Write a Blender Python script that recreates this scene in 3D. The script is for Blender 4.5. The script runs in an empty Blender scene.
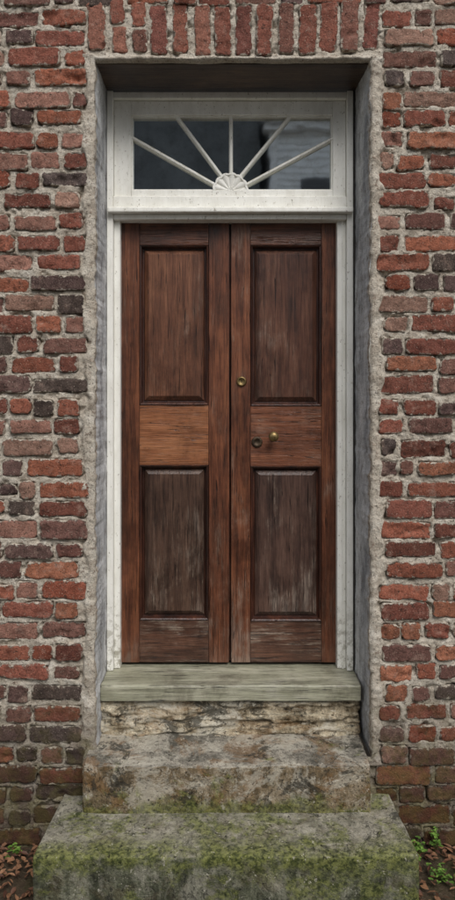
import bpy, math, random
import numpy as np
from mathutils import Vector
random.seed(7); rng=np.random.default_rng(7)
F=655.0; CX=227.5; HY=400.0; EYE=1.98; CD=2.9
def X(px,y): return (px-CX)*(CD+y)/F
def Z(py,y): return EYE-(py-HY)*(CD+y)/F
def lin(c):
    r=[]
    for v in c[:3]:
        v/=255.0
        r.append(v/12.92 if v<=0.04045 else ((v+0.055)/1.055)**2.4)
    return tuple(r)
# ---------------- numpy noise
def _h(ix,iy,iz,s):
    with np.errstate(over='ignore'):
        n=(ix.astype(np.uint32)*np.uint32(374761393)+iy.astype(np.uint32)*np.uint32(668265263)+iz.astype(np.uint32)*np.uint32(2147483647)+np.uint32(s*144665+13))
        n=(n^(n>>np.uint32(13)))*np.uint32(1274126177)
        n=n^(n>>np.uint32(16))
    return (n&np.uint32(0xffffff)).astype(np.float64)/float(0xffffff)*2-1
def vn(x,y,z,s=0):
    x,y,z=np.broadcast_arrays(np.asarray(x,float),np.asarray(y,float),np.asarray(z,float))
    x=x+1000.0;y=y+1000.0;z=z+1000.0
    ix=np.floor(x).astype(np.int64);iy=np.floor(y).astype(np.int64);iz=np.floor(z).astype(np.int64)
    fx=x-ix;fy=y-iy;fz=z-iz
    fx=fx*fx*(3-2*fx);fy=fy*fy*(3-2*fy);fz=fz*fz*(3-2*fz)
    r=0
    for a in (0,1):
        for b in (0,1):
            for c in (0,1):
                w=(fx if a else 1-fx)*(fy if b else 1-fy)*(fz if c else 1-fz)
                r=r+w*_h(ix+a,iy+b,iz+c,s)
    return r
def fbm(x,y,z,f,s=0,o=3):
    r=0;a=1;t=0
    for i in range(o):
        r=r+a*vn(np.asarray(x)*f,np.asarray(y)*f,np.asarray(z)*f,s+i*17);t+=a;a*=0.5;f*=2.1
    return r/t
# ---------------- helpers
def link(o): bpy.context.scene.collection.objects.link(o); return o
def empty(name,loc=(0,0,0)):
    e=bpy.data.objects.new(name,None); e.location=loc; e.empty_display_size=0.1; return link(e)
def mesh(name,v,f,mat=None,parent=None,smooth=False,attrs=None):
    me=bpy.data.meshes.new(name)
    me.from_pydata([tuple(map(float,p)) for p in v],[],[tuple(map(int,q)) for q in f]); me.update()
    if attrs:
        for k,(ty,a) in attrs.items():
            at=me.attributes.new(k,ty,'POINT')
            at.data.foreach_set('color' if ty=='FLOAT_COLOR' else 'value',np.asarray(a,dtype=np.float32).ravel())
    if smooth: me.polygons.foreach_set('use_smooth',[True]*len(me.polygons))
    o=bpy.data.objects.new(name,me)
    if mat: me.materials.append(mat)
    link(o)
    if parent: o.parent=parent
    return o
def bevel(o,w,seg=2):
    m=o.modifiers.new('bev','BEVEL'); m.width=w; m.segments=seg; m.limit_method='ANGLE'; return o
def box(name,x0,x1,y0,y1,z0,z1,mat,parent=None,bev=0.002):
    v=[(x0,y0,z0),(x1,y0,z0),(x1,y1,z0),(x0,y1,z0),(x0,y0,z1),(x1,y0,z1),(x1,y1,z1),(x0,y1,z1)]
    f=[(0,3,2,1),(4,5,6,7),(0,1,5,4),(1,2,6,5),(2,3,7,6),(3,0,4,7)]
    o=mesh(name,v,f,mat,parent)
    if bev: bevel(o,bev)
    return o
class NT:
    def __init__(s,name):
        s.m=bpy.data.materials.new(name); s.m.use_nodes=True; s.t=s.m.node_tree
        s.b=s.t.nodes['Principled BSDF']
    def n(s,ty,**k):
        q=s.t.nodes.new(ty)
        for a,b in k.items(): setattr(q,a,b)
        return q
    def set(s,inp,v):
        if isinstance(v,bpy.types.NodeSocket): s.t.links.new(v,inp)
        else:
            if hasattr(inp.default_value,'__len__') and isinstance(v,(tuple,list)) and len(inp.default_value)==4 and len(v)==3: v=tuple(v)+(1,)
            inp.default_value=v
    def pos(s): return s.n('ShaderNodeNewGeometry').outputs['Position']
    def map(s,v,scale=(1,1,1),loc=(0,0,0)):
        q=s.n('ShaderNodeMapping'); s.set(q.inputs['Vector'],v); q.inputs['Scale'].default_value=scale; q.inputs['Location'].default_value=loc; return q.outputs[0]
    def noise(s,v,scale,detail=4,rough=0.55,dist=0):
        q=s.n('ShaderNodeTexNoise'); s.set(q.inputs['Vector'],v); q.inputs['Scale'].default_value=scale; q.inputs['Detail'].default_value=detail
        q.inputs['Roughness'].default_value=rough; q.inputs['Distortion'].default_value=dist; return q.outputs['Fac']
    def crack(s,v,scale,width,warp=0.06):
        nz=s.n('ShaderNodeTexNoise'); s.set(nz.inputs['Vector'],v); nz.inputs['Scale'].default_value=9; nz.inputs['Detail'].default_value=5
        mx=s.n('ShaderNodeMix',data_type='VECTOR'); mx.inputs[0].default_value=warp; s.set(mx.inputs[4],v); s.set(mx.inputs[5],nz.outputs['Color'])
        q=s.n('ShaderNodeTexVoronoi',feature='DISTANCE_TO_EDGE'); s.set(q.inputs['Vector'],mx.outputs[1]); q.inputs['Scale'].default_value=scale
        return s.mr(q.outputs['Distance'],width,width*0.3)
    def ramp(s,f,stops,interp='LINEAR'):
        q=s.n('ShaderNodeValToRGB'); s.set(q.inputs[0],f); cr=q.color_ramp; cr.interpolation=interp
        while len(cr.elements)<len(stops): cr.elements.new(0.5)
        for e,(p,c) in zip(cr.elements,stops):
            e.position=p
            e.color=(c,c,c,1) if not hasattr(c,'__len__') else (tuple(c)+(1,))[:4]
        return q.outputs[0]
    def mr(s,v,a,b,c=0.0,d=1.0):
        q=s.n('ShaderNodeMapRange'); q.interpolation_type='SMOOTHSTEP'; s.set(q.inputs[0],v)
        for i,x in enumerate((a,b,c,d)): s.set(q.inputs[i+1],x)
        return q.outputs[0]
    def mix(s,f,a,b,mode='MIX'):
        q=s.n('ShaderNodeMix',data_type='RGBA',blend_type=mode); s.set(q.inputs[0],f); s.set(q.inputs[6],a); s.set(q.inputs[7],b); return q.outputs[2]
    def ma(s,op,a,b=0.0,cl=False):
        q=s.n('ShaderNodeMath',operation=op); q.use_clamp=cl; s.set(q.inputs[0],a); s.set(q.inputs[1],b); return q.outputs[0]
    def xyz(s,v=None):
        q=s.n('ShaderNodeSeparateXYZ'); s.set(q.inputs[0],v if v is not None else s.pos()); return q.outputs
    def z(s): return s.xyz()[2]
    def attr(s,nm):
        q=s.n('ShaderNodeAttribute'); q.attribute_name=nm; return q
    def bump(s,h,strength=0.5,dist=0.003):
        q=s.n('ShaderNodeBump'); s.set(q.inputs['Height'],h); q.inputs['Strength'].default_value=strength; q.inputs['Distance'].default_value=dist
        s.t.links.new(q.outputs[0],s.b.inputs['Normal'])
    def out(s,col,rough=0.8,spec=0.3,metal=0.0):
        s.set(s.b.inputs['Base Color'],col); s.set(s.b.inputs['Roughness'],rough); s.b.inputs['Specular IOR Level'].default_value=spec; s.b.inputs['Metallic'].default_value=metal
        return s.m
def algae(t,col,p,z0,z1,c1=lin((104,98,58)),amt=0.8):
    z=t.z(); n=t.noise(p,7,6,0.65)
    zz=t.ma('ADD',z,t.ma('MULTIPLY',t.ma('SUBTRACT',n,0.5),0.9))
    m=t.mr(zz,z1,z0,0,amt)
    g=t.mix(t.mr(t.noise(p,14,5,0.6),0.4,0.62),c1,lin((78,62,50)))
    return t.mix(m,col,t.mix(0.5,t.mix(1.0,col,g,'MULTIPLY'),g))
# ---- materials
def m_brick():
    t=NT('old_brick'); p=t.pos()
    b=t.attr('bcol'); base=b.outputs['Color']; e=t.attr('edge').outputs['Fac']
    n1=t.noise(p,26,7,0.7); n2=t.noise(p,150,5,0.75); n3=t.noise(p,9,4,0.6)
    col=t.mix(1.0,base,t.ramp(n1,[(0.28,0.55),(0.5,1.0),(0.72,1.45)]),'MULTIPLY')
    col=t.mix(1.0,col,t.ramp(n2,[(0.3,0.5),(0.52,1.0),(0.75,1.45)]),'MULTIPLY')
    col=t.mix(t.mr(n3,0.52,0.72,0,0.65),col,t.mix(1.0,col,lin((150,144,146)),'MULTIPLY'))
    col=t.mix(t.mr(t.noise(p,48,5,0.7),0.56,0.67,0,0.8),col,lin((64,50,44)))
    col=t.mix(t.mr(t.noise(t.map(p,(1,1,1),(3,1,7)),15,8,0.76),0.52,0.74,0,0.58),col,lin((186,158,142)))
    ed=t.ma('ADD',e,t.ma('MULTIPLY',t.ma('SUBTRACT',t.noise(p,34,7,0.74),0.5),-0.068))
    sm=t.mr(ed,0.0045,-0.001)
    mc=t.ramp(n2,[(0.3,lin((158,144,128))),(0.6,lin((216,206,190)))])
    col=t.mix(t.ma('MULTIPLY',sm,0.92),col,mc)
    col=t.mix(t.mr(t.noise(p,210,3,0.6),0.63,0.71,0,0.75),col,lin((216,200,182)))
    col=t.mix(t.mr(t.noise(t.map(p,(1,1,1),(2,2,2)),120,4,0.6),0.62,0.69,0,0.85),col,lin((36,28,26)))
    col=algae(t,col,p,0.15,0.8)
    h=t.ma('ADD',t.ma('MULTIPLY',n1,1.1),t.ma('MULTIPLY',n2,0.8)); h=t.ma('ADD',h,t.ma('MULTIPLY',sm,0.5))
    t.bump(h,1.0,0.008)
    return t.out(col,0.92,0.15)
def m_mortar():
    t=NT('lime_mortar'); p=t.pos()
    n1=t.noise(p,13,6,0.65); n2=t.noise(p,170,4,0.75); n4=t.noise(p,60,5,0.72)
    col=t.ramp(n1,[(0.3,lin((174,160,144))),(0.5,lin((206,196,180))),(0.7,lin((224,217,204)))])
    col=t.mix(1.0,col,t.ramp(n2,[(0.3,0.5),(0.5,1.0),(0.75,1.15)]),'MULTIPLY')
    col=t.mix(t.mr(n4,0.54,0.68,0,0.78),col,lin((122,98,82)))
    col=t.mix(t.mr(t.noise(p,5,5,0.6),0.52,0.72,0,0.5),col,lin((144,132,120)))
    col=t.mix(t.mr(t.noise(t.map(p,(1,1,1),(5,5,5)),95,4,0.65),0.59,0.67,0,0.8),col,lin((66,54,46)))
    col=algae(t,col,p,0.15,0.85)
    t.bump(t.ma('ADD',n4,t.ma('MULTIPLY',n2,0.8)),1.0,0.009)
    return t.out(col,0.95,0.12)
def m_plaster():
    t=NT('reveal_render'); p=t.pos()
    n1=t.noise(t.map(p,(1,1,0.35)),9,7,0.65); n2=t.noise(p,150,4,0.7)
    col=t.ramp(n1,[(0.34,lin((146,147,150))),(0.5,lin((198,199,200))),(0.64,lin((226,226,225)))])
    col=t.mix(1.0,col,t.ramp(n2,[(0.3,0.7),(0.55,1.0)]),'MULTIPLY')
    col=t.mix(t.mr(t.noise(t.map(p,(1,1,0.6)),24,7,0.76),0.52,0.66,0,0.8),col,lin((120,111,102)))
    y=t.xyz()[1]
    edge=t.mr(t.ma('ADD',y,t.ma('MULTIPLY',t.ma('SUBTRACT',t.noise(p,24,5,0.7),0.5),0.14)),0.045,0.02)
    col=t.mix(edge,col,t.mix(t.mr(t.noise(p,60,5,0.7),0.4,0.6),lin((198,187,170)),lin((140,126,112))))
    col=algae(t,col,p,0.1,0.7,amt=0.6)
    t.bump(t.ma('ADD',t.noise(p,40,6,0.7),t.ma('MULTIPLY',n2,0.4)),1.0,0.008)
    return t.out(col,0.9,0.2)
def m_paint():
    t=NT('weathered_white_paint'); p=t.pos()
    n=t.noise(t.map(p,(1,1,0.3)),22,6,0.65); g=t.noise(t.map(p,(90,90,4)),1,5,0.7)
    col=t.ramp(n,[(0.3,lin((226,224,215))),(0.6,lin((242,241,234)))])
    col=t.mix(t.mr(t.noise(p,38,7,0.75),0.58,0.7,0,0.5),col,lin((176,169,146)))
    z=t.z()
    col=t.mix(t.ma('MULTIPLY',t.mr(z,1.1,0.7),t.mr(t.noise(p,30,6,0.7),0.45,0.62,0,0.7)),col,lin((132,126,104)))
    nz=t.xyz(t.n('ShaderNodeNewGeometry').outputs['Normal'])[2]
    col=t.mix(t.ma('MULTIPLY',t.mr(nz,0.3,0.8),t.mr(t.noise(p,24,6,0.7),0.35,0.6,0,0.7)),col,lin((156,152,118)))
    fl=t.mr(t.noise(t.map(p,(1,1,0.5),(3,3,3)),85,5,0.7),0.62,0.68,0,0.75)
    col=t.mix(fl,col,lin((132,122,104)))
    t.bump(t.ma('SUBTRACT',t.ma('ADD',t.ma('MULTIPLY',g,0.6),n),fl),0.45,0.003)
    return t.out(col,0.55,0.35)
def m_wood(name,axis,dark,mid,light,weath=0.3,seed=0.0,grey=(146,126,110),low=0.0,scr=0.5):
    t=NT(name); p=t.pos()
    if axis=='V': s1=(34,34,1.9); s2=(170,170,7); s3=(10,10,1.5); s4=(60,60,4); s5=(210,210,9)
    else: s1=(2.0,34,38); s2=(8,170,190); s3=(1.6,9,12); s4=(4,60,70); s5=(9,210,220)
    L=(seed*3.1,seed*1.7,seed*2.3)
    a=t.noise(t.map(p,s1,L),1,6,0.62,0.7); b=t.noise(t.map(p,s2,L),1,4,0.7,0.4); c=t.noise(t.map(p,s3,L),1,6,0.65,0.6)
    iso=t.noise(t.map(p,(1,1,1),L),7,7,0.72)
    f=t.ma('ADD',t.ma('ADD',t.ma('MULTIPLY',a,0.4),t.ma('MULTIPLY',c,0.35)),t.ma('MULTIPLY',iso,0.25))
    col=t.ramp(f,[(0.38,lin(dark)),(0.5,lin(mid)),(0.60,lin(light))])
    col=t.mix(1.0,col,t.ramp(b,[(0.3,0.5),(0.5,1.0),(0.72,1.35)]),'MULTIPLY')
    wn=t.noise(t.map(p,s4,(L[0]+5,2,1)),1,8,0.78,0.5)
    big=t.noise(t.map(p,(1,1,0.6) if axis=='V' else (0.6,1,1.4),(L[0],7,3)),5,8,0.72,0.4)
    wf=t.ma('ADD',t.ma('MULTIPLY',wn,0.38),t.ma('MULTIPLY',big,0.62))
    if low:
        wf=t.ma('ADD',wf,t.mr(t.z(),1.35,0.68,0,low))
    col=t.mix(t.mr(wf,0.5-0.06*weath,0.64,0,0.5*weath),col,lin(tuple(0.5*u+0.5*v for u,v in zip(light,grey))))
    w=t.mr(wf,0.60-0.13*weath,0.71-0.10*weath,0,min(1,0.35+0.4*weath))
    col=t.mix(w,col,t.mix(t.mr(b,0.38,0.6),lin(tuple(x*0.5 for x in grey)),lin(grey)))
    sc_=t.ma('MULTIPLY',t.mr(t.noise(t.map(p,s5,(L[0]+3,8,2)),1,3,0.6,0.3),0.61,0.67),t.mr(wf,0.47,0.6,0,min(0.9,weath*scr)))
    col=t.mix(sc_,col,lin((186,170,150)))
    ck=t.mr(t.noise(t.map(p,tuple(x*0.7 for x in s2),(L[0]+9,4,2)),1,3,0.6,0.9),0.61,0.67,0,0.9)
    col=t.mix(ck,col,lin((26,16,12)))
    bl=t.mr(t.noise(t.map(p,(1,1,0.6),L),4.5,7,0.72),0.48,0.68,0,0.68)
    col=t.mix(bl,col,t.mix(1.0,col,(0.34,0.31,0.30,1),'MULTIPLY'))
    h=t.ma('SUBTRACT',t.ma('ADD',b,a),t.ma('MULTIPLY',ck,0.9)); t.bump(h,0.65,0.003)
    rg=t.mr(t.ma('ADD',w,t.ma('MULTIPLY',b,0.3)),0.1,0.8,0.32,0.8)
    return t.out(col,rg,0.5)
def m_stone(name,front,top,ztop,seed=0,lip=None,moss=0.3,black=0.4,ochre=0.3,cracks=0.5,pale=0.5,foot=0.0,z0=0.0,sx=1.0):
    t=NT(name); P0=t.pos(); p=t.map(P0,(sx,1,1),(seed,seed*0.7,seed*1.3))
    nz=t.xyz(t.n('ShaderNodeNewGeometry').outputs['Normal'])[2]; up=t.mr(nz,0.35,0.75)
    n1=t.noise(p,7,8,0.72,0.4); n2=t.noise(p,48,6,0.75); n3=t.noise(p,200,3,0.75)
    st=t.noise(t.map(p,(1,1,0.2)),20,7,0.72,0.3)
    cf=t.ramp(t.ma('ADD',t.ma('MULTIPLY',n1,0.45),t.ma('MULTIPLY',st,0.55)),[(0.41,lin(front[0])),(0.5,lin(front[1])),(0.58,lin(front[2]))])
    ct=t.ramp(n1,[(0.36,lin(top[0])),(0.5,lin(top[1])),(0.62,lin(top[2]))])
    col=t.mix(up,cf,ct)  # top and front differ by weathering, plus overhead light put into the colour
    col=t.mix(1.0,col,t.ramp(n2,[(0.3,0.4),(0.5,1.0),(0.72,1.35)]),'MULTIPLY')
    col=t.mix(1.0,col,t.ramp(n3,[(0.3,0.55),(0.55,1.1)]),'MULTIPLY')
    col=t.mix(t.mr(t.noise(t.map(p,(1,1,1.4),(7,3,1)),5,8,0.74,0.6),0.5,0.58,0,ochre),col,lin((134,98,58)))
    col=t.mix(t.mr(t.noise(t.map(p,(1,1,1),(9,8,3)),6,9,0.78,0.6),0.48,0.58,0,pale),col,lin((198,192,176)))
    col=t.mix(t.mr(t.noise(t.map(p,(1,1,1),(1,8,3)),7,9,0.8,0.5),0.62-0.16*black,0.67-0.15*black,0,0.8),col,lin((54,53,47)))
    gm=t.mr(t.noise(t.map(p,(1,1,1.3),(4,4,9)),5,9,0.76,0.4),0.62-0.2*moss,0.74-0.22*moss,0,0.75)
    z=t.xyz(P0)[2]
    jit=t.ma('ADD',t.ma('MULTIPLY',t.ma('SUBTRACT',t.noise(p,14,8,0.76),0.5),0.22),t.ma('MULTIPLY',t.ma('SUBTRACT',t.noise(p,3.2,3,0.6),0.5),0.34))
    if lip:
        y=t.xyz(P0)[1]
        zz=t.ma('ADD',z,jit); lm=t.ma('MULTIPLY',t.mr(zz,ztop-lip[0],ztop-0.01),t.mr(t.ma('ADD',y,jit),lip[1]+0.13,lip[1]+0.02))
        gm=t.ma('MAXIMUM',gm,t.ma('MULTIPLY',lm,0.85))
    if foot:
        gm=t.ma('MAXIMUM',gm,t.ma('MULTIPLY',t.mr(t.ma('ADD',z,jit),z0+0.06,z0),foot))
    gcol=t.mix(t.mr(n2,0.4,0.6),lin((62,70,32)),lin((132,136,74)))
    col=t.mix(gm,col,gcol)
    col=t.mix(t.mr(t.noise(p,36,5,0.78),0.61,0.66,0,0.7),col,lin((206,200,184)))
    ck=t.ma('MULTIPLY',t.crack(p,5.0,0.014,0.16),t.mr(t.noise(p,4,3,0.5),0.5,0.6,0,cracks))
    pit=t.mr(t.noise(p,75,4,0.72),0.6,0.67,0,0.85)
    dk=t.ma('MAXIMUM',ck,pit); col=t.mix(dk,col,lin((44,38,32)))
    h=t.ma('ADD',t.ma('ADD',t.ma('MULTIPLY',n1,1.2),n2),t.ma('MULTIPLY',n3,0.35)); h=t.ma('SUBTRACT',h,dk)
    t.bump(h,1.0,0.010)
    return t.out(col,0.92,0.2)
def m_simple(name,c1,c2,scale=20,rough=0.8,spec=0.3,metal=0,bs=0.3,bd=0.003):
    t=NT(name); p=t.pos(); n=t.noise(p,scale,6,0.65)
    t.bump(n,bs,bd)
    return t.out(t.ramp(n,[(0.32,lin(c1)),(0.66,lin(c2))]),rough,spec,metal)
BR=m_brick(); MO=m_mortar(); PL=m_plaster(); PT=m_paint()
# ================= BRICK WALL
xL,xR,zT,zB=-0.587,0.635,3.485,0.40
wall=empty('brick_wall')
PAL=[(138,86,72),(150,94,76),(128,80,68),(116,84,76),(108,84,78),(164,108,84),(134,96,84),(120,76,64),(150,110,96),(136,84,70),(146,90,72),(108,74,66),(158,124,108),(124,90,80),(160,100,78),(98,78,74),(144,84,66)]
bricks=[]
C=0.0908
def fill(xs,dirn,z,xend,h):
    x=xs
    last=random.random()<0.5
    while abs(x-xs)<xend:
        hd=(random.random()<(0.7 if last else 0.32)); last=not hd
        w=random.uniform(0.080,0.120) if hd else random.uniform(0.175,0.25)
        if random.random()<0.12: w=random.uniform(0.05,0.15)
        bricks.append((x+dirn*w/2,z+random.gauss(0,.004),w,h+random.gauss(-.001,.006),math.radians(random.gauss(0,1.0))))
        x+=dirn*(w+random.uniform(0.008,0.024))
zc=0.0
zarch0=3.505; zarch1=3.505+0.235
while zc<5.0:
    z=zc+C/2+random.uniform(-.004,.004); h=0.0725
    if z<0.36:
        fill(-0.60-random.uniform(0,.02),-1,z,2.4,h); fill(0.64+random.uniform(0,.02),1,z,2.4,h)
    elif z<zarch0-0.03:
        fill(xL-random.uniform(0.025,.08),-1,z,2.4,h); fill(xR+random.uniform(0.025,.075),1,z,2.4,h)
    elif z<zarch1+0.02:
        fill(X(86,0)-random.uniform(0,.02),-1,z,2.4,h); fill(X(381,0)+random.uniform(0,.02),1,z,2.4,h)
    else:
        fill(0.01,-1,z,3,h); fill(0.03,1,z,3,h)
    zc+=C
nb=14; xa0,xa1=X(88,0),X(379,0); pit=(xa1-xa0)/nb; NARCH0=len(bricks)
for i in range(nb):
    cx=xa0+pit*(i+0.5)+random.uniform(-.004,.004)
    t_=(i+0.5)/nb*2-1
    w=pit-random.uniform(0.012,0.026)
    bot=zarch0+0.004+(0.03*abs(t_)**3)+random.uniform(-.008,.008)
    if random.random()<0.15:
        m=random.uniform(0.09,0.12)
        bricks.append((cx,bot+m/2,w,m,math.radians(-3*t_)))
        bricks.append((cx+0.014*t_,bot+m+0.012+(0.11)/2,w,0.11,math.radians(-3*t_)))
    else:
        bricks.append((cx+0.012*t_,bot+0.225/2,w,0.225,math.radians(-4*t_+random.uniform(-1.5,1.5))))
V=[];Fa=[];COL=[];ED=[];base=0
def axis(w,st):
    n=max(2,int((w-0.006)/st)); a=np.linspace(-w/2+0.003,w/2-0.003,n+1)
    return np.concatenate([[-w/2-1e-4,-w/2],a,[w/2,w/2+1e-4]])
for bi,(cx,cz,w,h,ang) in enumerate(bricks):
    near=abs(cx)<1.25 and cz<4.0
    st=0.007 if near else 0.035
    ax=axis(w,st); az=axis(h,st)
    gx,gz=np.meshgrid(ax,az)
    outer=np.zeros_like(gx,bool); outer[0,:]=outer[-1,:]=True; outer[:,0]=outer[:,-1]=True
    d=np.minimum(w/2-np.abs(gx),h/2-np.abs(gz)); d=np.maximum(d,0)
    wx=cx+gx*math.cos(ang)-gz*math.sin(ang); wz=cz+gx*math.sin(ang)+gz*math.cos(ang)
    s=bi%97
    n1=fbm(wx,s,wz,14,3)
    cr=np.clip(1-(w/2-np.abs(gx))/0.014,0,1)*np.clip(1-(h/2-np.abs(gz))/0.014,0,1)
    k=random.uniform(0.5,1.7)
    wx2=wx+0.0080*k*fbm(wx,s*1.3,wz,20,5)-np.sign(gx)*cr*0.006*k
    wz2=wz+0.0070*k*fbm(wx,s*2.3+9,wz,20,8)-np.sign(gz)*cr*0.005*k
    r=0.005+0.004*fbm(wx,s,wz,30,11); q=np.clip(1-d/r,0,1)
    dep=r*(1-np.sqrt(1-q*q))*0.9 + 0.003*n1 + 0.0016*fbm(wx,s,wz,70,12,2)
    if random.random()<0.45:
        dep=dep+0.013*np.clip(fbm(wx,s,wz,15,31)-0.08,0,1)*2.2
    off=random.gauss(-0.001,0.0035)
    dep=dep+off+gx*random.gauss(0,0.015)+gz*random.gauss(0,0.03)
    dep=np.where(outer,0.045,dep)
    n=gx.size; ny,nx_=gx.shape
    V.append(np.stack([wx2.ravel(),dep.ravel(),wz2.ravel()],1))
    idx=np.arange(n).reshape(ny,nx_)+base
    Fa.append(np.stack([idx[:-1,:-1].ravel(),idx[:-1,1:].ravel(),idx[1:,1:].ravel(),idx[1:,:-1].ravel()],1))
    c=np.array(lin(random.choice(PAL)))*random.uniform(0.72,1.22)
    if random.random()<0.08 and bi<NARCH0: c=np.array(lin(random.choice([(92,80,76),(86,74,68)])))
    if bi>=NARCH0: c=np.array(lin(random.choice([(136,86,72),(146,94,78),(126,80,70),(152,104,88),(130,90,78)])))*random.uniform(0.85,1.1)
    COL.append(np.tile(np.append(c,1.0),(n,1))); ED.append(d.ravel()); base+=n
V=np.concatenate(V);Fa=np.concatenate(Fa);COL=np.concatenate(COL);ED=np.concatenate(ED)
mesh('bricks',V,Fa,BR,wall,True,{'bcol':('FLOAT_COLOR',COL),'edge':('FLOAT',ED)})
def arr(lo,hi,flo,fhi,st,cst,pins):
    a=list(np.arange(lo,flo,cst))+list(np.arange(flo,fhi,st))+list(np.arange(fhi,hi+cst,cst))
    a=np.array(a)
    for p_ in pins:
        i=np.argmin(np.abs(a-p_)); a[i]=p_
    return a
GX=arr(-3,3,-1.15,1.15,0.005,0.06,[xL,xR]); GZ=arr(-0.05,5.0,0.0,3.85,0.005,0.06,[zB,zT])
mx,mz=np.meshgrid(GX,GZ)
jn=-0.0062+0.0065*fbm(mx,0,mz,20,41)+0.0035*fbm(mx,3,mz,80,42,2)
jn=jn-0.045*np.clip(fbm(mx,4,mz,17,47,4)-0.15,0,0.5)
drop=np.zeros_like(jn)
wd=0.0015+0.012*fbm(mx,5,mz,24,44)
for (cx,cz,w,h,ang) in bricks:
    i0=np.searchsorted(GX,cx-w/2);i1=np.searchsorted(GX,cx+w/2);j0=np.searchsorted(GZ,cz-h/2);j1=np.searchsorted(GZ,cz+h/2)
    if i1<=i0 or j1<=j0: continue
    sx=mx[j0:j1,i0:i1]-cx; sz=mz[j0:j1,i0:i1]-cz
    d=np.minimum(w/2-np.abs(sx),h/2-np.abs(sz))
    drop[j0:j1,i0:i1]=np.maximum(drop[j0:j1,i0:i1],np.clip((d-wd[j0:j1,i0:i1])/0.006,0,1))
hgt=jn-drop*0.016
dxo=np.maximum(np.maximum(xL-mx,mx-xR),0); dzo=np.maximum(mz-zT,0)
ns=fbm(mx,2,mz,9,51)
band=np.clip(( (0.050+0.036*ns) - dxo)/0.012,0,1)*(mz<zT+0.03)*(mz>0.36)
band=np.where((dxo<=0)&(mz>zT),0,band)
bt=np.clip(((0.020+0.012*ns)-dzo)/0.008,0,1)*(mx>xL-0.05)*(mx<xR+0.05)*(mz>zT-0.001)
band=np.maximum(band,bt)
hb=0.005+0.011*fbm(mx,7,mz,13,61)+0.003*fbm(mx,7,mz,60,62,2)
hgt=hgt*(1-band)+hb*band
do=np.where((mz<=zT),dxo,np.hypot(dxo,dzo)); rr=0.016
q=np.clip(1-do/rr,0,1)*(mz>zB-.01)*(mz<=zT+0.02); hgt=hgt-rr*(1-np.sqrt(1-q*q))*0.8
def wob(z): return 0.007*fbm(0.0,0.0,z,6,71)+0.007*fbm(0,0,z,25,72)
sx_=mx+np.where(mx<0,1,-1)*wob(mz+np.where(mx<0,0,40.0))*(((mx<=xL+1e-6)&(mx>xL-1e-6))|((mx>=xR-1e-6)&(mx<xR+1e-6)))*(mz<zT+.05)
ins=(mx>=xL-1e-6)&(mx<=xR+1e-6)
sz_=mz+np.clip(1-dzo/0.03,0,1)*(mz>=zT-1e-6)*ins*0.005*fbm(mx,0,3,9,73)
idx=np.arange(mx.size).reshape(mx.shape)
fx=(GX[:-1]+GX[1:])/2; fz=(GZ[:-1]+GZ[1:])/2
FX,FZ=np.meshgrid(fx,fz)
keep=~((FX>xL)&(FX<xR)&(FZ<zT)&(FZ>zB))
q4=np.stack([idx[:-1,:-1],idx[:-1,1:],idx[1:,1:],idx[1:,:-1]],-1)[keep]
mesh('mortar_joints',np.stack([sx_.ravel(),-hgt.ravel(),sz_.ravel()],1),q4,MO,wall,True)
iz0=np.argmin(np.abs(GZ-zB)); iz1=np.argmin(np.abs(GZ-zT)); ixl=np.argmin(np.abs(GX-xL)); ixr=np.argmin(np.abs(GX-xR))
ys=np.concatenate([[0.0],np.linspace(0.008,0.30,34)])
def reveal(name,ix,tgt,sgn):
    zz=GZ[iz0:iz1+1]; v=[]
    for j,zv in enumerate(zz):
        jj=iz0+j; x0=sx_[jj,ix]; y0=-hgt[jj,ix]
        for y in ys:
            yy=y0+(0.30-y0)*(y/0.30); tt=y/0.30
            v.append([x0+(tgt-x0)*tt,yy,zv])
    v=np.array(v); n=0.0045*fbm(v[:,0]*0,v[:,1],v[:,2],12,81)+0.0013*fbm(0,v[:,1],v[:,2],60,82)
    v[:,0]+=n*np.clip(v[:,1]/0.03,0,1)
    a=np.arange(len(v)).reshape(len(zz),len(ys))
    f=np.stack([a[:-1,:-1].ravel(),a[:-1,1:].ravel(),a[1:,1:].ravel(),a[1:,:-1].ravel()],1)
    if sgn>0: f=f[:,::-1]
    mesh(name,v,f,PL,wall,True)
reveal('reveal_side',ixl,-0.5865,-1); reveal('reveal_side.001',ixr,0.6175,1)
SOF=m_wood('lintel_wood','H',(44,34,30),(74,58,48),(98,78,64),0.3,3)
v=[]
xs_=GX[ixl:ixr+1]
for i in range(len(xs_)):
    x0=sx_[iz1,ixl+i]; y0=-hgt[iz1,ixl+i]; z0=sz_[iz1,ixl+i]
    v.append([x0,y0,z0]); v.append([x0,0.03,z0+0.0])
a=np.arange(len(v)).reshape(-1,2)
f=np.stack([a[:-1,0],a[:-1,1],a[1:,1],a[1:,0]],1)
mesh('arch_soffit_mortar',v,f,MO,wall,True)
box('lintel',xL-0.05,xR+0.05,0.031,0.32,zT-0.004,zT+0.09,SOF,wall,0.004)
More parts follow.
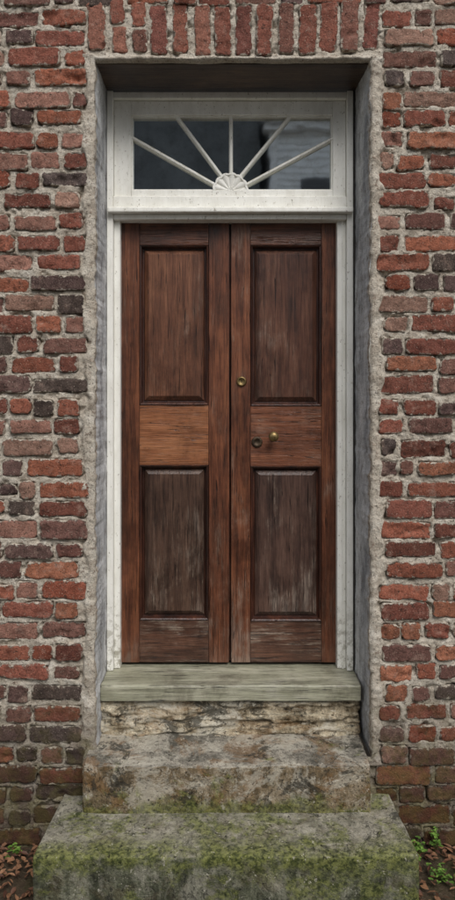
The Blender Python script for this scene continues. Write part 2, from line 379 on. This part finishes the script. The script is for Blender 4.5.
# ================= door frame
DV=m_simple('dark_void',(14,11,10),(20,16,14))
fr=empty('door_frame')
yF=0.26; jy=0.29
box('jamb_casing_l',-0.5835,-0.553,yF,0.36,0.672,3.474,PT,fr,0.004)
box('jamb_stop_l',-0.5525,-0.5235,jy,0.40,0.672,2.86,PT,fr,0.003)
box('jamb_casing_r',0.577,0.607,yF,0.36,0.672,3.474,PT,fr,0.004)
box('jamb_caulk_r',0.6073,0.622,yF+0.014,0.36,0.672,3.48,m_simple('old_caulk',(58,56,54),(88,84,80),30),fr,0.001)
box('jamb_stop_r',0.535,0.5765,jy,0.40,0.672,2.86,PT,fr,0.003)
box('jamb_bead_r',0.557,0.565,jy-0.006,jy,0.672,2.86,PT,fr,0.002)
box('head',-0.5525,0.5765,yF+0.002,0.36,3.436,3.468,PT,fr,0.004)
box('transom_bar',-0.5525,0.5765,yF+0.004,0.40,2.905,2.965,PT,fr,0.003)
box('transom_drip_mould',-0.575,0.602,0.228,0.40,2.878,2.904,PT,fr,0.006)
box('transom_bed_mould',-0.5525,0.5765,0.262,0.40,2.852,2.8775,PT,fr,0.006)
box('latch_hole',X(349,jy),X(352,jy),jy-0.012,jy,Z(443.5,jy),Z(439,jy),m_simple('black_iron',(18,18,18),(34,32,30),40,0.6),fr,0.002)
# ================= transom window
tw=empty('fanlight_window')
gy=0.318; sy=0.285
gl,gr,gt,gb=X(131,sy),X(333,sy),Z(115,sy),Z(190,sy)
sl,sr,stp,sb=-0.5515,0.5755,3.4345,2.966
box('sash_stile_l',sl,gl,sy,0.34,sb,stp,PT,tw,0.003)
box('sash_stile_r',gr,sr,sy,0.34,sb,stp,PT,tw,0.003)
box('sash_rail_top',gl+.0005,gr-.0005,sy+.001,0.34,gt,stp-.0005,PT,tw,0.003)
box('sash_rail_bottom',gl+.0005,gr-.0005,sy+.001,0.34,sb+.0005,gb,PT,tw,0.003)
for nm,a in (('bead_l',(gl,gl+.007,gb,gt)),('bead_r',(gr-.007,gr,gb,gt)),('bead_t',(gl+.007,gr-.007,gt-.007,gt)),('bead_b',(gl+.007,gr-.007,gb,gb+.007))):
    box(nm,a[0],a[1],sy+.010,0.33,a[2],a[3],PT,tw,0.002)
t=NT('old_window_glass'); p=t.pos()
t.bump(t.noise(p,5,2,0.5),0.10,0.006)
GLM=t.out(t.mix(t.mr(t.noise(p,30,6,0.7),0.4,0.75),(0.66,0.70,0.72),(0.52,0.54,0.54)),0.04,0.5,1.0)
mesh('glass_pane',[(gl,gy,gb),(gr,gy,gb),(gr,gy,gt),(gl,gy,gt)],[(0,1,2,3)],GLM,tw)
hcx=X(230.5,sy); hz=gb-0.001
def bar(name,px0,py0,px1,py1,w=0.019):
    a=Vector((X(px0,sy),0,Z(py0,sy))); b=Vector((X(px1,sy),0,Z(py1,sy))); d=(b-a).normalized(); n=Vector((-d.z,0,d.x))
    prof=[(-w/2,gy-.001),(-w/2*0.9,sy+.014),(-w*.18,sy+.006),(w*.18,sy+.006),(w/2*.9,sy+.014),(w/2,gy-.001)]
    v=[];f=[]
    for e in (a,b):
        for s_,yy in prof: q=e+n*s_; v.append((q.x,yy,q.z))
    for i in range(5): f.append((i,i+1,i+7,i+6))
    mesh(name,v,f,PT,tw)
bar('muntin_1',216,184.5,130,135.5); bar('muntin_2',222,176,175,113); bar('muntin_3',231,174,231,113); bar('muntin_4',240,176,292,113); bar('muntin_5',246,184,334,137)
R=17.5*(CD+sy)/F
v=[(hcx,sy+.004,hz)];f=[];nA=180
rings=[0.18,0.2,0.55,0.86,0.9,1.0,1.0]
for ri,rf in enumerate(rings):
    for i in range(nA+1):
        th=math.pi*i/nA; fl=abs(math.sin(th*6.5))
        r_=R*rf*(1+(0.07*fl if ri>=4 else 0)-(0.03 if ri>=4 else 0))
        dep=0.0
        if ri in (1,2,3): dep=0.010-0.009*fl*(rf)
        elif ri==4: dep=0.001
        elif ri==5: dep=0.002
        elif ri==6: dep=0.03
        v.append((hcx-r_*math.cos(th),sy+dep,hz+r_*math.sin(th)))
W=nA+1
for i in range(nA): f.append((0,1+i,2+i))
for ri in range(len(rings)-1):
    for i in range(nA): a=1+ri*W+i; f.append((a,a+1,a+1+W,a+W)[::-1])
mesh('fan_rosette',v,f,PT,tw)
# ================= doors
dr=empty('wooden_double_door')
dy=0.33
K=dict(dark=(52,33,25),mid=(96,57,40),light=(128,80,55))
ST=[m_wood('door_stile_wood_%d'%i,'V',weath=w_,seed=i*1.9,low=l_,**K) for i,(w_,l_) in enumerate(((0.3,.06),(0.35,.08),(0.65,0.1),(0.3,.06)))]
RL=m_wood('door_rail_wood','H',weath=0.3,seed=8,**K)
RO=m_wood('door_rail_orange_wood','H',(94,58,38),(136,86,56),(158,106,72),0.4,11)
RR=m_wood('door_rail_red_wood','H',(82,50,36),(118,72,50),(140,90,64),0.5,12.5)
RB=m_wood('door_rail_bottom_wood','H',(50,35,29),(82,55,43),(106,74,58),0.6,14,(184,170,152),low=.02,scr=1.3)
PU=[m_wood('door_panel_upper_wood','V',(68,44,33),(102,66,49),(124,84,62),0.4,17),m_wood('door_panel_upper_dark_wood','V',(54,37,31),(84,54,42),(106,73,57),0.55,19)]
PLW=[m_wood('door_panel_lower_wood','V',(44,34,29),(72,53,44),(96,73,60),0.55,21,low=.02),m_wood('door_panel_lower_worn_wood','V',(44,34,32),(72,53,46),(96,73,63),0.7,23,(146,130,116),low=.02)]
ML=m_wood('door_moulding_wood','V',(30,18,14),(60,34,26),(92,54,38),0.2,29)  # darker than the door wood: moulding shade put into the colour
def Xd(p):return X(p,dy)
def Zd(p):return Z(p,dy)
def panel(name,x0,x1,z0,z1,mat,mmat,par):
    ins=[0.0,0.003,0.009,0.013,0.0135,0.020,0.023,0.042,0.045]
    dep=[0.001,-0.005,0.000,0.012,0.024,0.025,0.021,0.007,0.005]
    v=[]
    for i_,d_ in zip(ins,dep): v+=[(x0+i_,dy+d_,z0+i_),(x1-i_,dy+d_,z0+i_),(x1-i_,dy+d_,z1-i_),(x0+i_,dy+d_,z1-i_)]
    f=[];mi=[]
    for r_ in range(len(ins)-1):
        for k_ in range(4): a=r_*4+k_; b=r_*4+(k_+1)%4; f.append((a,b,b+4,a+4)); mi.append(1 if r_<6 else 0)
    e=(len(ins)-1)*4; f.append((e,e+1,e+2,e+3)); mi.append(0)
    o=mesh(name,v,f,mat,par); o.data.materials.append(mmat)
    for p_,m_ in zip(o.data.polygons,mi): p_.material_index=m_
    return o
def leaf(par,tag,a,b,c,d,pz,mats):
    g=0.0012; yb=dy+0.04
    zt,zb=Zd(222),Zd(662.5)
    box('stile_l_'+tag,Xd(a),Xd(b)-g,dy,yb,zb,zt,mats[0],par,0.002)
    box('stile_r_'+tag,Xd(c)+g,Xd(d),dy,yb,zb,zt,mats[1],par,0.002)
    u0,u1,l0,l1=pz
    box('top_rail_'+tag,Xd(b),Xd(c),dy+.0012,yb,Zd(u0),zt-.0005,RL,par,0.002)
    box('lock_rail_'+tag,Xd(b),Xd(c),dy+.0012,yb,Zd(l0),Zd(u1),mats[2],par,0.002)
    box('bottom_rail_'+tag,Xd(b),Xd(c),dy+.0012,yb,zb+.0005,Zd(l1),RB,par,0.002)
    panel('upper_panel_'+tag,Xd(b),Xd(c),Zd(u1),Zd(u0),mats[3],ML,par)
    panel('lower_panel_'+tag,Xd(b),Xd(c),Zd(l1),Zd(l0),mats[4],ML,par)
leaf(dr,'a',120.3,139.5,208.5,229.0,(245,405,465,620),(ST[0],ST[1],RO,PU[0],PLW[0]))
leaf(dr,'b',231.2,250.5,321.5,337.0,(245,406,466,621),(ST[2],ST[3],RR,PU[1],PLW[1]))
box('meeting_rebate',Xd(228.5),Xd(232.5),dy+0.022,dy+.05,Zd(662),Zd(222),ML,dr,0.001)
box('backing',Xd(119),Xd(339),dy+0.045,dy+.06,0.66,2.87,DV,dr,0)
BS=m_simple('aged_brass',(100,84,54),(152,130,88),60,0.45,0.5,0.8,0.2,0.001)
DK=m_simple('dark_bronze',(42,34,28),(88,72,54),60,0.55,0.5,0.6,0.2,0.001)
def lathe(name,cx,cz,prof,mat,par,n=40):
    v=[];f=[]
    for r_,y_ in prof:
        for i in range(n):
            th=2*math.pi*i/n; v.append((cx+r_*math.cos(th),dy+y_,cz+r_*math.sin(th)))
    for k_ in range(len(prof)-1):
        for i in range(n): a=k_*n+i;b=k_*n+(i+1)%n; f.append((a,b,b+n,a+n))
    f.append(tuple((len(prof)-1)*n+i for i in range(n)))
    return mesh(name,v,f,mat,par,True)
lathe('knob_rose',Xd(273),Zd(436),[(0.020,0),(0.020,-.003),(0.016,-.006),(0.009,-.008),(0.008,-.03),(0.010,-.034),(0.020,-.040),(0.0245,-.050),(0.0245,-.058),(0.020,-.067),(0.010,-.072),(0.002,-.073)],BS,dr)
lathe('lock_rose',Xd(257),Zd(442),[(0.027,0),(0.027,-.003),(0.023,-.006),(0.013,-.006),(0.012,-.004),(0.001,-.004)],DK,dr)
lathe('deadbolt_cylinder',Xd(241.5),Zd(381.5),[(0.025,0),(0.025,-.004),(0.021,-.010),(0.016,-.012),(0.0155,-.009),(0.001,-.009)],BS,dr)
box('key_slot',Xd(241.5)-.0015,Xd(241.5)+.0015,dy-.0105,dy-.009,Zd(381.5)-.007,Zd(381.5)+.007,m_simple('slot_black',(10,10,10),(16,16,16)),dr,0)
# ================= steps
def block(name,x0,x1,y0,y1,z0,z1,mat,par,res=0.009,r0=0.015,amp=0.004,chip=0.02,seed=0,taper=0.0,sag=0.0,edgewob=0.0,layer=0.0):
    lo=np.array([x0,y0,z0]);hi=np.array([x1,y1,z1]); V_=[];F_=[];b0=0
    def grid(ax_u,ax_v,ax_w,val,flip):
        nonlocal b0
        nu=max(2,int((hi[ax_u]-lo[ax_u])/res));nv=max(2,int((hi[ax_v]-lo[ax_v])/res))
        U,Vv=np.meshgrid(np.linspace(lo[ax_u],hi[ax_u],nu+1),np.linspace(lo[ax_v],hi[ax_v],nv+1))
        P=np.zeros((U.size,3)); P[:,ax_u]=U.ravel();P[:,ax_v]=Vv.ravel();P[:,ax_w]=val
        a=np.arange(U.size).reshape(U.shape)+b0
        f=np.stack([a[:-1,:-1].ravel(),a[:-1,1:].ravel(),a[1:,1:].ravel(),a[1:,:-1].ravel()],1)
        if flip:f=f[:,::-1]
        V_.append(P);F_.append(f);b0+=U.size
    grid(0,2,1,lo[1],False);grid(0,1,2,hi[2],False);grid(1,2,0,hi[0],False);grid(1,2,0,lo[0],True)
    P=np.concatenate(V_);f=np.concatenate(F_)
    il=lo+r0;ih=hi-r0; ih[1]=hi[1]; il[2]=lo[2]
    q=np.clip(P,il,ih); n=P-q; L=np.linalg.norm(n,axis=1,keepdims=True); n=n/np.maximum(L,1e-9)
    P=q+n*r0
    ed=1-np.max(np.abs(n),axis=1)
    nz=fbm(P[:,0],P[:,1],P[:,2],7,seed+101,4)*1.2+0.4*fbm(P[:,0],P[:,1],P[:,2],50,seed+103,2)
    if layer: nz=nz+layer*np.clip(fbm(P[:,0]*0.35,P[:,1],P[:,2]*1.3,24,seed+109,3)*5,-1,1)
    ch=np.clip(fbm(P[:,0],P[:,1],P[:,2],12,seed+105,4)-0.10,0,1)
    dist=np.minimum(P[:,1]-lo[1],9)+np.minimum(hi[2]-P[:,2],9)
    wear=np.clip(1-dist/0.03,0,1)
    P=P+n*(amp*nz)[:,None]-n*(chip*ch*(0.4*wear+ed*2.0))[:,None]
    if edgewob: P[:,2]+=edgewob*fbm(P[:,0],0,0,3,seed+300,2)*np.clip((P[:,2]-lo[2])/(hi[2]-lo[2]),0,1)
    P[:,2]-=sag*np.clip(1-(P[:,1]-lo[1])/0.1,0,1)*(P[:,2]>hi[2]-0.05)
    cx=(x0+x1)/2; P[:,0]=cx+(P[:,0]-cx)*(1-taper*(P[:,1]-y0)/(y1-y0))
    o=mesh(name,P,f,mat,par,True)
    import bmesh
    bm=bmesh.new();bm.from_mesh(o.data);bmesh.ops.remove_doubles(bm,verts=bm.verts,dist=0.0004);bm.to_mesh(o.data);bm.free()
    return o
stp_=empty('stone_steps')
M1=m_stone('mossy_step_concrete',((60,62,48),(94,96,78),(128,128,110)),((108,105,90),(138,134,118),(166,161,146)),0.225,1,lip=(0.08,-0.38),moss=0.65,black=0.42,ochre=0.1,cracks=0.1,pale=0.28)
M2=m_stone('worn_step_stone',((86,74,56),(124,108,84),(156,142,120)),((96,93,84),(144,138,126),(186,178,162)),0.43,5,moss=0.32,black=0.48,ochre=0.5,cracks=0.1,pale=0.6,foot=0.7,z0=0.24)  # front darker, top lighter, light from above painted in so the edge reads
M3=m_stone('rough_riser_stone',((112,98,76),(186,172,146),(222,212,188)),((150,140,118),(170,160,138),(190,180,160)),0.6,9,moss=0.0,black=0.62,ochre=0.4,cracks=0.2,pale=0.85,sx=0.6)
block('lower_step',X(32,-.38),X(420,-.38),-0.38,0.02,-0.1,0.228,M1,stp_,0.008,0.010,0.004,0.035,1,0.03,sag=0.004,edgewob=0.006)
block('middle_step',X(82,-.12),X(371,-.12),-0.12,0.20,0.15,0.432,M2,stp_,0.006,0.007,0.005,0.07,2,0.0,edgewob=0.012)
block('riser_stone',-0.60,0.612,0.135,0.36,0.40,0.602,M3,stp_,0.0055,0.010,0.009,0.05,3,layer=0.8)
TH=m_wood('threshold_wood','H',(112,111,92),(150,149,128),(180,177,157),0.5,31,(190,187,170))
th=empty('door_threshold')
block('sill_board',-0.5855,0.614,0.105,0.40,0.600,0.670,TH,th,0.008,0.005,0.0014,0.012,4)
# ================= ground
t=NT('soil'); p=t.pos(); n=t.noise(p,9,8,0.7); n2=t.noise(p,80,5,0.7)
col=t.ramp(n,[(0.3,lin((44,36,28))),(0.6,lin((78,66,52)))]); col=t.mix(t.mr(n2,0.5,0.65,0,0.6),col,lin((104,92,76)))
col=t.mix(t.mr(t.noise(p,3,6,0.7),0.5,0.65,0,0.6),col,lin((62,68,34)))
t.bump(n2,1,0.01); SO=t.out(col,0.95,0.2)
gxs=np.concatenate([[-60,-20,-6],np.arange(-2,2,0.03),[2,6,20,60]]);gys=np.concatenate([[-60,-20,-6],np.arange(-1.5,0.05,0.03),[0.1,0.5,5,40]])
a,b=np.meshgrid(gxs,gys); gz_=0.012*fbm(a,b,0,7,201)*(np.abs(a)<2)*(b>-1.5)
idx=np.arange(a.size).reshape(a.shape)
mesh('ground',np.stack([a.ravel(),b.ravel(),gz_.ravel()],1),np.stack([idx[:-1,:-1].ravel(),idx[:-1,1:].ravel(),idx[1:,1:].ravel(),idx[1:,:-1].ravel()],1),SO,None,True)
def leafmat(name,c1,c2):
    t=NT(name); r_=t.attr('rnd').outputs['Fac']
    c=t.mix(r_,lin(c1),lin(c2)); c=t.mix(1.0,c,t.ramp(t.noise(t.pos(),90,3),[(0.3,0.7),(0.6,1.1)]),'MULTIPLY')
    return t.out(c,0.6,0.3)
LV=[];LF=[];LR=[]
def addleaf(V_,F_,R_,pos,L,W_,yaw,pitch,roll,curl=0.3):
    b=len(V_); c,s=math.cos(yaw),math.sin(yaw); r_=random.random()
    for (u,w) in ((0,0),(0.3,0.42),(0.3,0),(0.3,-0.42),(0.65,0.4),(0.65,0),(0.65,-0.4),(1,0)):
        lx=u*L; ly=w*W_; lz=abs(w)*W_*curl+ -curl*L*u*u*0.5
        x=lx*math.cos(pitch)-lz*math.sin(pitch); z=lx*math.sin(pitch)+lz*math.cos(pitch); y=ly*math.cos(roll)-z*math.sin(roll)*0.3; z+=ly*math.sin(roll)
        V_.append((pos[0]+x*c-y*s,pos[1]+x*s+y*c,pos[2]+z)); R_.append(r_)
    for q in ((0,2,1),(0,3,2),(1,2,5,4),(2,3,6,5),(4,5,7),(5,6,7)): F_.append(tuple(b+i for i in q))
for i in range(900):
    sd=random.choice((-1,1)); x=sd*random.uniform(0.72,1.3); y=-abs(random.gauss(0,0.22))-0.01
    if i%5==0: x=random.uniform(-2,2); y=random.uniform(-1.4,-0.42)
    addleaf(LV,LF,LR,(x,y,0.015+random.random()*0.015),random.uniform(.018,.045),random.uniform(.01,.025),random.uniform(0,6.28),random.uniform(-.2,.4),random.uniform(-.5,.5))
mesh('leaf_litter',LV,LF,leafmat('dead_leaf',(74,48,38),(146,108,80)),None,False,{'rnd':('FLOAT',LR)})
GM=leafmat('weed_leaf',(58,86,34),(112,146,62)); SM=m_simple('weed_stem',(70,80,40),(96,100,56))
def weed(x,y,n,hh,spread):
    e=empty('weed_plant',(x,y,0.005)); V_=[];F_=[];R_=[];SV=[];SF=[]
    for i in range(n):
        an=random.uniform(0,6.28); r_=random.uniform(0,spread); h=random.uniform(.3,1)*hh
        tx,ty=math.cos(an)*r_,math.sin(an)*r_
        for k_ in range(3):
            addleaf(V_,F_,R_,(tx,ty,h),random.uniform(.008,.018),random.uniform(.008,.016),an+k_*2.1,random.uniform(-.2,.5),0,0.2)
        b=len(SV); SV+=[(tx*.3-.0008,ty*.3,0),(tx*.3+.0008,ty*.3,0),(tx+.0006,ty,h),(tx-.0006,ty,h)]; SF.append((b,b+1,b+2,b+3))
    o=mesh('leaves',V_,F_,GM,e,False,{'rnd':('FLOAT',R_)}); mesh('stems',SV,SF,SM,e)
weed(-0.92,-0.06,18,0.04,0.04); weed(-0.97,-0.20,10,0.03,0.05)
weed(0.82,-0.06,26,0.06,0.05); weed(0.91,-0.03,24,0.09,0.04); weed(0.88,-0.20,26,0.04,0.07)
# ================= buildings opposite (seen in the glass)
ch=empty('clapboard_house',(0,-11,0))
CB=m_simple('white_siding',(220,224,226),(240,242,242),6,0.6); DG=m_simple('dark_glass',(14,16,18),(24,26,28),5,0.1,0.6); RF=m_simple('slate_roof',(60,64,68),(86,90,94),10)
v=[];f=[]
x0,x1=1.0,8
for i in range(48):
    z0=0.3+i*0.16; b=len(v); v+=[(x0,.05,z0),(x1,.05,z0),(x1,.0,z0+.16),(x0,0,z0+.16),(x0,0,z0),(x1,0,z0)]; f+=[(b,b+3,b+2,b+1),(b,b+1,b+5,b+4)]
mesh('siding',v,f,CB,ch)
for (nm,a,mt) in (('body',(x0,x1,-7,-.01,0,7.95),CB),('corner_board',(x0-.06,x0+.12,-.05,.07,0,7.95),CB),('cornice',(x0-.2,x1+.2,-.05,.3,7.9,8.05),CB),
   ('window_a',(1.6,2.3,-.01,.065,5.3,6.9),DG),('window_b',(5,5.9,-.01,.065,5.3,6.9),DG),('window_c',(2.6,3.5,-.01,.065,1.5,3.2),DG),('window_d',(5,5.9,-.01,.065,1.5,3.2),DG)):
    box(nm,*a,mt,ch,0.01)
mesh('roof',[(x0-.3,.4,8.05),(x1+.3,.4,8.05),(x1+.3,-3.5,10.4),(x0-.3,-3.5,10.4),(x0-.3,-7.4,8.05),(x1+.3,-7.4,8.05)],[(0,1,2,3),(3,2,5,4),(0,3,4),(1,5,2)],RF,ch)
dh=empty('sky_blocking_house',(0,-11.6,0))  # unseen dark house, added to block the sky from the left panes
DB=m_simple('dark_brick',(84,88,90),(120,124,126),1.2,0.9)
box('body',-6,0.75,-7,0,0,9.0,DB,dh,0.02)
for i,xx in enumerate((-5,-2.8,-0.6)):
    for j,zz in enumerate((1.4,4.0)):
        box('window_%d%d'%(i,j),xx-.5,xx+.5,-.05,.03,zz,zz+1.8,DG,dh,0.01); box('sill_%d%d'%(i,j),xx-.6,xx+.6,0,.1,zz-.12,zz-.002,CB,dh,0.01)
mesh('roof',[(-6.3,.4,9.0),(0.95,.4,9.0),(0.95,-3.5,11),(-6.3,-3.5,11),(-6.3,-7.4,9.0),(0.95,-7.4,9.0)],[(0,1,2,3),(3,2,5,4),(0,3,4),(1,5,2)],RF,dh)
# ================= light
sc=bpy.context.scene
w=bpy.data.worlds.new("World"); sc.world=w; w.use_nodes=True; nt=w.node_tree
bg=nt.nodes['Background']; sk=nt.nodes.new('ShaderNodeTexSky'); sk.sky_type='NISHITA'; sk.sun_disc=False
sk.dust_density=2.0; sk.air_density=1.0
hs=nt.nodes.new('ShaderNodeHueSaturation'); hs.inputs['Saturation'].default_value=0.3
nt.links.new(sk.outputs[0],hs.inputs['Color']); nt.links.new(hs.outputs[0],bg.inputs[0]); bg.inputs[1].default_value=0.15
sd=bpy.data.lights.new('sun','SUN'); sd.energy=2.15; sd.angle=math.radians(32); sd.color=(1,0.965,0.93)
so=link(bpy.data.objects.new('sun',sd))
dirv=Vector((0.34,-0.92,1.15)).normalized()
so.rotation_euler=dirv.to_track_quat('Z','Y').to_euler()
sk.sun_elevation=math.asin(dirv.z); sk.sun_rotation=math.atan2(dirv.x,dirv.y)
# ================= camera
cd=bpy.data.cameras.new('camera'); co=link(bpy.data.objects.new('camera',cd)); sc.camera=co
co.location=(0,-CD,EYE); co.rotation_euler=(math.radians(90),0,0)
cd.sensor_fit='VERTICAL'; cd.sensor_height=36; cd.sensor_width=18.2; cd.lens=F/900*36; cd.shift_y=-50/900; cd.clip_end=500
sc.view_settings.view_transform='Standard'; sc.view_settings.look='None'; sc.view_settings.exposure=0
